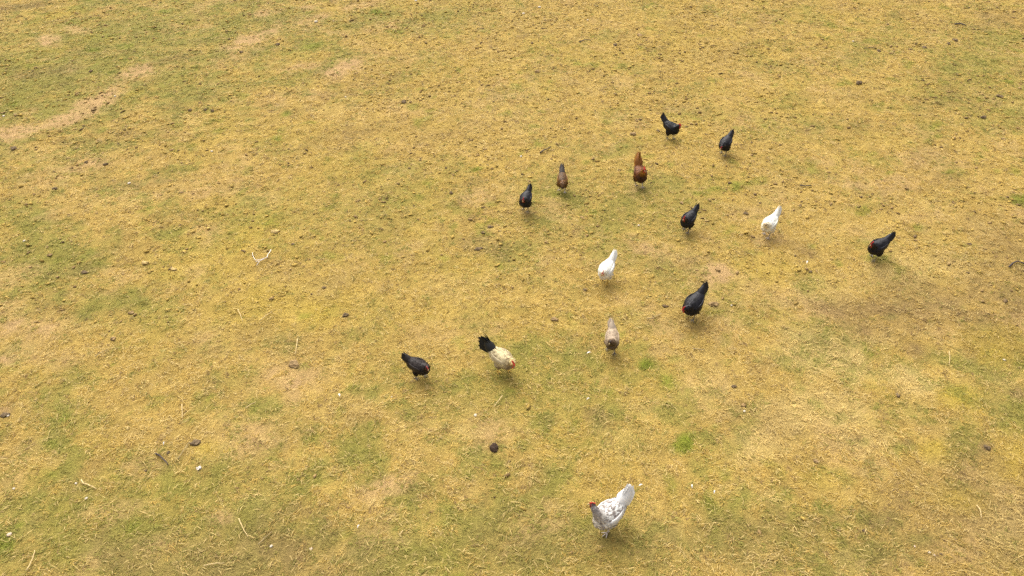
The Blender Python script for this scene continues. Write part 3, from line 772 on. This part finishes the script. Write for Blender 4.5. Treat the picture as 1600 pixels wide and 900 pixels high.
def lump(name, label, cat, px, py, w, h, material, tall=.45, seed=0, ang=0.0, rough=.35, clear=True, group=None):
    """A clod, stone or dropping w x h pixels across in the picture, sitting on the ground."""
    p = pix(px, py + h * .3)
    mm = metres(px, py)
    sx = w * mm * .5
    dep = math.atan2(CAM_H, p.y)
    sy = max(sx * .45, min(sx * 1.3, h * mm * .5 / math.sin(dep)))
    sz = tall * min(sx, sy) * 1.3
    rnd = random.Random(seed * 31 + int(px))
    b = bmesh.new(); bmesh.ops.create_icosphere(b, subdivisions=2, radius=1)
    ph = [rnd.uniform(0, 6.3) for _ in range(6)]
    for v in b.verts:
        q = v.co
        f = 1 + rough * (.5 * math.sin(3.1 * q.x + ph[0]) * math.cos(2.7 * q.y + ph[1]) + .4 * math.sin(5.3 * q.y + ph[2] + 3 * q.z) * math.sin(4.4 * q.x + ph[3])) + rough * rnd.uniform(-.22, .22)
        v.co = Vector((q.x * f * sx, q.y * f * sy, max(-.35, q.z) * f * sz))
    verts = [v.co.copy() for v in b.verts]
    faces = [tuple(v.index for v in f.verts) for f in b.faces]
    b.free()
    o = link_mesh(name, verts, faces, material, smooth_shade=rough < .25)
    o.location = p + Vector((0, 0, sz * .30 + .004))
    o.rotation_euler = (0, 0, R(ang))
    if clear: CLEAR.append((p.x, p.y, max(sx, sy) * 1.05))
    return tag(o, label, cat, group)

def loose_feather(label, px, py, L, ang, seed=0, group='white feathers dropped on the grass'):
    """A small curled feather: a vane on each side of the quill."""
    p = pix(px, py)
    mm = metres(px, py)
    L = L * mm * .85
    verts, faces = [], []
    for i in range(7):
        t = i / 6
        w = L * .17 * (math.sin(min(1, t * 1.15) * 3.1) ** .7 if 0 < t < .87 else .03 if t < .5 else .25)
        zc = .012 + .020 * math.sin(t * 2.8)
        xx = (t - .5) * L
        bow = .12 * L * math.sin(t * 3)
        verts.extend([Vector((xx, bow + w, zc + .004)), Vector((xx, bow, zc)), Vector((xx, bow - w, zc + .004))])
    for i in range(6):
        b = i * 3
        faces.extend([(b, b + 1, b + 4, b + 3), (b + 1, b + 2, b + 5, b + 4)])
    o = link_mesh('feather', verts, faces, M_FEATHER)
    o.location = p + Vector((0, 0, .006)); o.rotation_euler = (0, 0, R(ang))
    CLEAR.append((p.x, p.y, L * .5))
    return tag(o, label, 'feather', group)

# twigs and stalks
lying_stick('forked_twig', 'bleached white forked twig lying alone on the straw coloured turf', 'twig',
            [[(424, 392), (420, 399), (418, 405), (409, 408), (400, 409), (397, 405), (395, 397)], [(413, 407), (406, 411), (401, 417)], [(404, 410), (400, 412)]], .0062, M_TWIG_WHITE, .02)
for q in ((397, 403), (409, 408), (420, 399)):
    w_ = pix(*q); CLEAR.append((w_.x, w_.y, .05))
lying_stick('bent_twig', 'dark curved twig at the right edge of the photo', 'twig', [[(1575, 419), (1581, 414), (1588, 411), (1596, 413), (1606, 417)]], .012, M_TWIG_DARK, .015)
lying_stick('twig', 'short dark twig lying behind the small brown hen', 'twig', [[(844, 241), (851, 236), (860, 231)]], .012, M_TWIG_DARK)
lying_stick('twig', 'thin dark twig high in the photo above the russet rooster', 'twig', [[(905, 67), (912, 65), (920, 63)]], .013, M_TWIG_DARK)
lying_stick('twig', 'short dark twig up beyond the white hen with beige head', 'twig', [[(1249, 291), (1257, 293), (1267, 291)]], .011, M_TWIG_DARK)
lying_stick('twig', 'dark twig in the upper right corner area, longest of the dark twigs there', 'twig', [[(1491, 39), (1500, 39), (1509, 41)]], .018, M_TWIG_DARK)
lying_stick('twig', 'thin dark twig with a clod at its right end, upper right', 'twig', [[(1350, 77), (1360, 76), (1369, 77)]], .009, M_TWIG_DARK)
lying_stick('twig', 'dark greenish twig beside the white scrap, lower left', 'twig', [[(244, 710), (255, 718), (264, 728)]], .009, M_TWIG_DARK)
lying_stick('twig', 'curved brown twig just left of the largest black hen', 'twig', [[(1010, 499), (1018, 500), (1026, 496), (1033, 491)]], .008, M_STALK_DULL)
lying_stick('twig', 'thin brown twig on the dry grass below the largest black hen', 'twig', [[(1082, 546), (1092, 548), (1101, 548)]], .007, M_STALK_DULL)
STALKS = [
    ('pale upright-lying straw stalk left of centre, above the brown clod heap', [(372, 485), (376, 494), (380, 504)], .006, 0),
    ('pale diagonal straw stalk paired with the one left of it, left of centre', [(407, 503), (416, 496), (426, 489)], .006, 0),
    ('thin straw stalk standing over the brown clod heap', [(465, 532), (464, 545), (462, 556)], .006, 0),
    ('thin straw stalk rising above a bright green tuft at left', [(285, 634), (286, 645), (286, 656)], .006, 0),
    ('straw stalk below the sooty black hen, right of the white pebble', [(785, 620), (779, 629), (770, 639)], .006, 0),
    ('bent pale straw stalk near two white pebbles, lower left', [(128, 752), (132, 758), (141, 761), (153, 766)], .008, 0),
    ('forked pale straw stalk in the bottom left corner', [(44, 893), (50, 882), (54, 872), (56, 862)], .007, 0),
    ('pale straw stalk at the bottom, on darker grass left of centre', [(374, 812), (380, 826), (389, 842)], .006, 0),
    ('pale straw stalk lying level near the bottom edge', [(319, 886), (335, 883), (352, 882)], .006, 0),
    ('brownish stalk near the pinkish stone at the bottom', [(404, 853), (415, 843), (426, 833)], .006, 1),
    ('dull grey stalk on the green turf at left', [(150, 559), (160, 553), (170, 548)], .006, 1),
    ('dark stalk leading up to the dark clump at lower left', [(279, 719), (289, 705), (298, 691)], .006, 1),
    ('pale stalk at left beside the orange soil tint', [(384, 640), (392, 635), (401, 630)], .006, 0),
    ('curled straw stalk in the right lower grass', [(1525, 791), (1530, 799), (1532, 812)], .006, 0),
    ('thin vertical stalk in the dark green patch at right', [(1482, 551), (1483, 561), (1482, 573)], .005, 0),
    ('thin straw stalk on lower grass left of the speckled hen', [(630, 831), (625, 838), (628, 842)], .005, 0),
]
for lab, pts, r, dull in STALKS:
    lying_stick('straw_stalk', lab, 'stalk', [pts], r, M_STALK_DULL if dull else M_STALK, .018, 'dry stalks lying on the turf')
# droppings, clods and stones
lump('dung_pat', 'dark brown dung pat on the worn spot below the cream rooster', 'dung', 772, 696, 13, 16, M_DUNG, .5, 1, rough=.4)
CLODS = [
    ('near-black clod at the far left edge', 22, 231, 10, 7, 'd'), ('small near-black clod on pale grass in the lower right', 1147, 603, 11, 6, 'd'),
    ('round dark clod at the right end of a thin twig, upper right', 1373, 79, 8, 5, 'd'), ('dark flat clod with pale top, upper right', 1342, 129, 13, 5, 'd'),
    ('dark clod beneath the dark twig in the upper right corner', 1492, 62, 8, 5, 'd'), ('second dark clod left of the one in the upper right corner', 1482, 68, 7, 4, 'd'),
    ('pale turf clod above the bleached forked twig', 430, 361, 16, 7, 'p'), ('pale flat turf clod left of the forked twig', 270, 420, 15, 6, 'p'), ('pale turf clod at left, farthest left of the pale ones', 226, 410, 14, 7, 'p'),
    ('dark flat clod left of centre, front one of three', 748, 388, 15, 5, 'd'), ('dark clod left of centre, rear right one of three', 766, 354, 10, 4, 'd'), ('dark clod left of centre, rear left one of three', 755, 363, 9, 4, 'd'),
    ('dark clod up beyond the centre, left of the worn tan spot', 705, 301, 8, 5, 'd'), ('small dark clod between the forked twig and the centre', 458, 381, 7, 4, 'd'), ('small black clod right of the forked twig, lower', 506, 449, 9, 4, 'd'),
    ('dark lumpy clod left of centre above the green tuft', 540, 491, 13, 8, 'd'), ('brown clod heap at the foot of the thin straw stalk', 460, 567, 19, 14, 'b'),
    ('dark clump at the top of the dark stalk, lower left', 306, 690, 18, 11, 'd'), ('tiny dark clod left of the greenish twig, lower left', 228, 735, 5, 4, 'd'), ('dark clod beside the tiny white scrap, lower left', 263, 706, 6, 6, 'd'),
    ('low brown mound right of the largest black hen', 1115, 474, 22, 9, 'b'), ('dark curved clod at the centre, left of the pure white hen', 914, 452, 9, 5, 'd'), ('dark clump on the green at left of the fawn hen', 866, 498, 14, 7, 'b'),
    ('dark clod among the matted thatch at right', 1403, 616, 7, 10, 'd'), ('brown clod in the pale grass at lower right', 1275, 720, 10, 6, 'b'), ('dark clump under the yellow grass near the right edge', 1542, 698, 14, 9, 'd'),
    ('small dark clod near the bottom right', 1351, 829, 9, 6, 'd'), ('small black clod by the pale bits at the bottom right', 1470, 865, 6, 4, 'd'), ('dark clod behind the white hen with beige head', 1165, 333, 11, 5, 'd'),
    ('dark clod behind the black hen between rooster and white hen', 1065, 316, 6, 5, 'b'), ('small dark clod left of the farthest black hen', 1028, 204, 6, 4, 'd'), ('brown clod far up left of the farthest black hen', 989, 209, 11, 5, 'b'),
    ('pale clod left of the farthest birds, far up the pasture', 840, 112, 11, 5, 'b'), ('dark clod far up, above the brown rooster', 961, 70, 8, 4, 'd'), ('brown clod far up on the pasture, left of a dark one', 1000, 55, 10, 5, 'b'),
    ('dark clod beyond the centre of the pasture, high up', 631, 159, 10, 5, 'd'), ('dark clod near the worn soil in the upper left', 377, 81, 8, 5, 'd'), ('dark clod right of the upper left worn soil', 434, 69, 8, 4, 'd'),
    ('dark clod on the upper left green turf', 142, 111, 7, 4, 'd'), ('first of three dark clods in a row at upper left', 297, 172, 8, 4, 'd'), ('last of three dark clods in a row at upper left', 332, 173, 8, 4, 'd'), ('middle of three dark clods in a row at upper left', 321, 171, 7, 4, 'd'),
    ('dark clod on the tan path at left', 146, 171, 9, 4, 'b'), ('dark flat clod at left below the bare patch', 86, 294, 12, 4, 'd'), ('dark clod at left on the green, lower', 132, 425, 14, 5, 'd'), ('brown clod at left below the dark flat one', 78, 398, 10, 5, 'b'),
    ('dark clod at the right of the small bare patch, left side', 165, 256, 9, 4, 'd'), ('dark clod at the left of the small bare patch, left side', 135, 253, 8, 4, 'd'), ('dark clod at left edge on the orange soil', 8, 647, 16, 8, 'd'),
    ('pale elongated clod on the turf at the lower left', 200, 667, 6, 9, 'p'), ('brown clump at the top right corner', 1562, 150, 10, 6, 'd'), ('dark clod at far right, under the upper corner', 1536, 183, 12, 5, 'd'), ('dark clod at right, left of the corner clump', 1444, 74, 8, 4, 'd'),
    ('pale clod in the middle left, below the turf clods', 177, 528, 10, 8, 'b'), ('brown clod at left centre above green turf', 205, 488, 12, 6, 'b'), ('dark clod amid turf right of the rightmost hen', 1515, 381, 7, 5, 'd'), ('small dark clod beside the white feather at right', 1266, 424, 7, 4, 'd'),
]
for i, (lab, px, py, w, h, kd) in enumerate(CLODS):
    lump('dirt_clod', lab, 'clod', px, py, w * .82, h * .76, {'d': M_CLOD_DARK, 'b': M_CLOD_BROWN, 'p': M_CLOD_PALE}[kd], .42, i + 2, random.uniform(-20, 20), .55, group='clods lying on the pasture')
STONES = [
    ('pale pinkish stone at the lower left edge', 15, 834, 10, 9, M_STONE_PINK), ('white pebble below and right of the sooty hen', 743, 648, 7, 6, M_STONE), ('white pebble below the bent straw stalk', 135, 778, 6, 6, M_STONE),
    ('white pebble near the left edge, above the bent stalk', 22, 763, 6, 5, M_STONE), ('faint white pebble left of the bent stalk top', 119, 755, 6, 4, M_STONE), ('pinkish stone at the bottom, left of centre', 486, 857, 7, 6, M_STONE_PINK),
    ('white stone at the bottom beside the brownish stalk', 424, 852, 6, 9, M_STONE), ('pale pebble on bleached grass in the lower right', 1163, 642, 6, 5, M_STONE), ('tiny white pebble between the russet rooster and the pure white hen', 998, 352, 5, 3, M_STONE),
    ('white pebble left of the small brown hen', 814, 244, 5, 4, M_STONE), ('white pebble high in the right half', 1333, 64, 4, 4, M_STONE), ('white pebble high left of centre', 540, 151, 4, 4, M_STONE), ('white pebble at the top, right of centre', 918, 31, 4, 3, M_STONE),
    ('white pebble at the top edge, left of a second one', 818, 21, 6, 3, M_STONE), ('pale pebble at the top edge, right one of two', 843, 11, 6, 3, M_STONE), ('pale flat stone at the top left of centre', 494, 34, 8, 3, M_STONE), ('white pebble at left on the clodded turf', 202, 286, 6, 4, M_STONE),
    ('white pebble up left, right of the row of clods', 331, 236, 5, 4, M_STONE), ('white pebble at left, lower', 38, 376, 5, 4, M_STONE), ('pale crumb pile at the bottom right, left piece', 1452, 863, 6, 5, M_STONE), ('pale crumb at the bottom right, right piece', 1460, 867, 4, 4, M_STONE_PINK),
    ('white bit on yellow grass at the right edge', 1569, 562, 6, 3, M_STONE), ('yellowish bit at the bottom right', 1429, 853, 4, 5, M_STONE_PINK), ('white pebble by the left edge orange soil', 13, 649, 6, 5, M_STONE), ('white pebble at far upper left on the path', 180, 150, 4, 3, M_STONE),
    ('tiny white pebble below the sooty hen', 612, 620, 3, 3, M_STONE), ('white pebble at the top, above the soil streak', 650, 1, 6, 3, M_STONE), ('pale pebble near the largest hen, on its right', 1143, 477, 4, 3, M_STONE), ('white pebble upper left near the edge', 6, 181, 5, 4, M_STONE),
]
for i, (lab, px, py, w, h, mt) in enumerate(STONES):
    lump('pebble', lab, 'pebble', px, py, w * .74, h * .74, mt, .45, i + 90, random.uniform(-40, 40), .18, group='pale pebbles on the turf')
lump('plastic_scrap', 'off-white torn scrap lying on the turf at the lower left', 'scrap', 311, 730, 9, 6, M_SCRAP, .25, 200, 35, .60)
loose_feather('white feather below the left end of the flock', 530, 620, 10, -60)
loose_feather('small white feather at the bottom, left of the speckled hen', 561, 825, 8, 60)
loose_feather('white feather right behind the tail of the speckled hen', 1001, 761, 9, 10)
loose_feather('curled white feather right of the speckled hen, standing apart', 1081, 762, 8, 80)
loose_feather('tiny white feather right of the curled one', 1116, 771, 8, 65)
loose_feather('white feather at the feet of the fawn hen', 920, 554, 9, 10)
loose_feather('white feather in the dark grass left of the rightmost black hen', 1261, 412, 8, 50)
loose_feather('tiny white feather below the fawn hen', 919, 626, 7, 20)
loose_feather('tiny white feather upright at the lower left beside a dark clod', 258, 695, 7, 85)

# ------------------------------------------------------------------ turf
build_crumbs(13000)
build_grass(168000, 8)
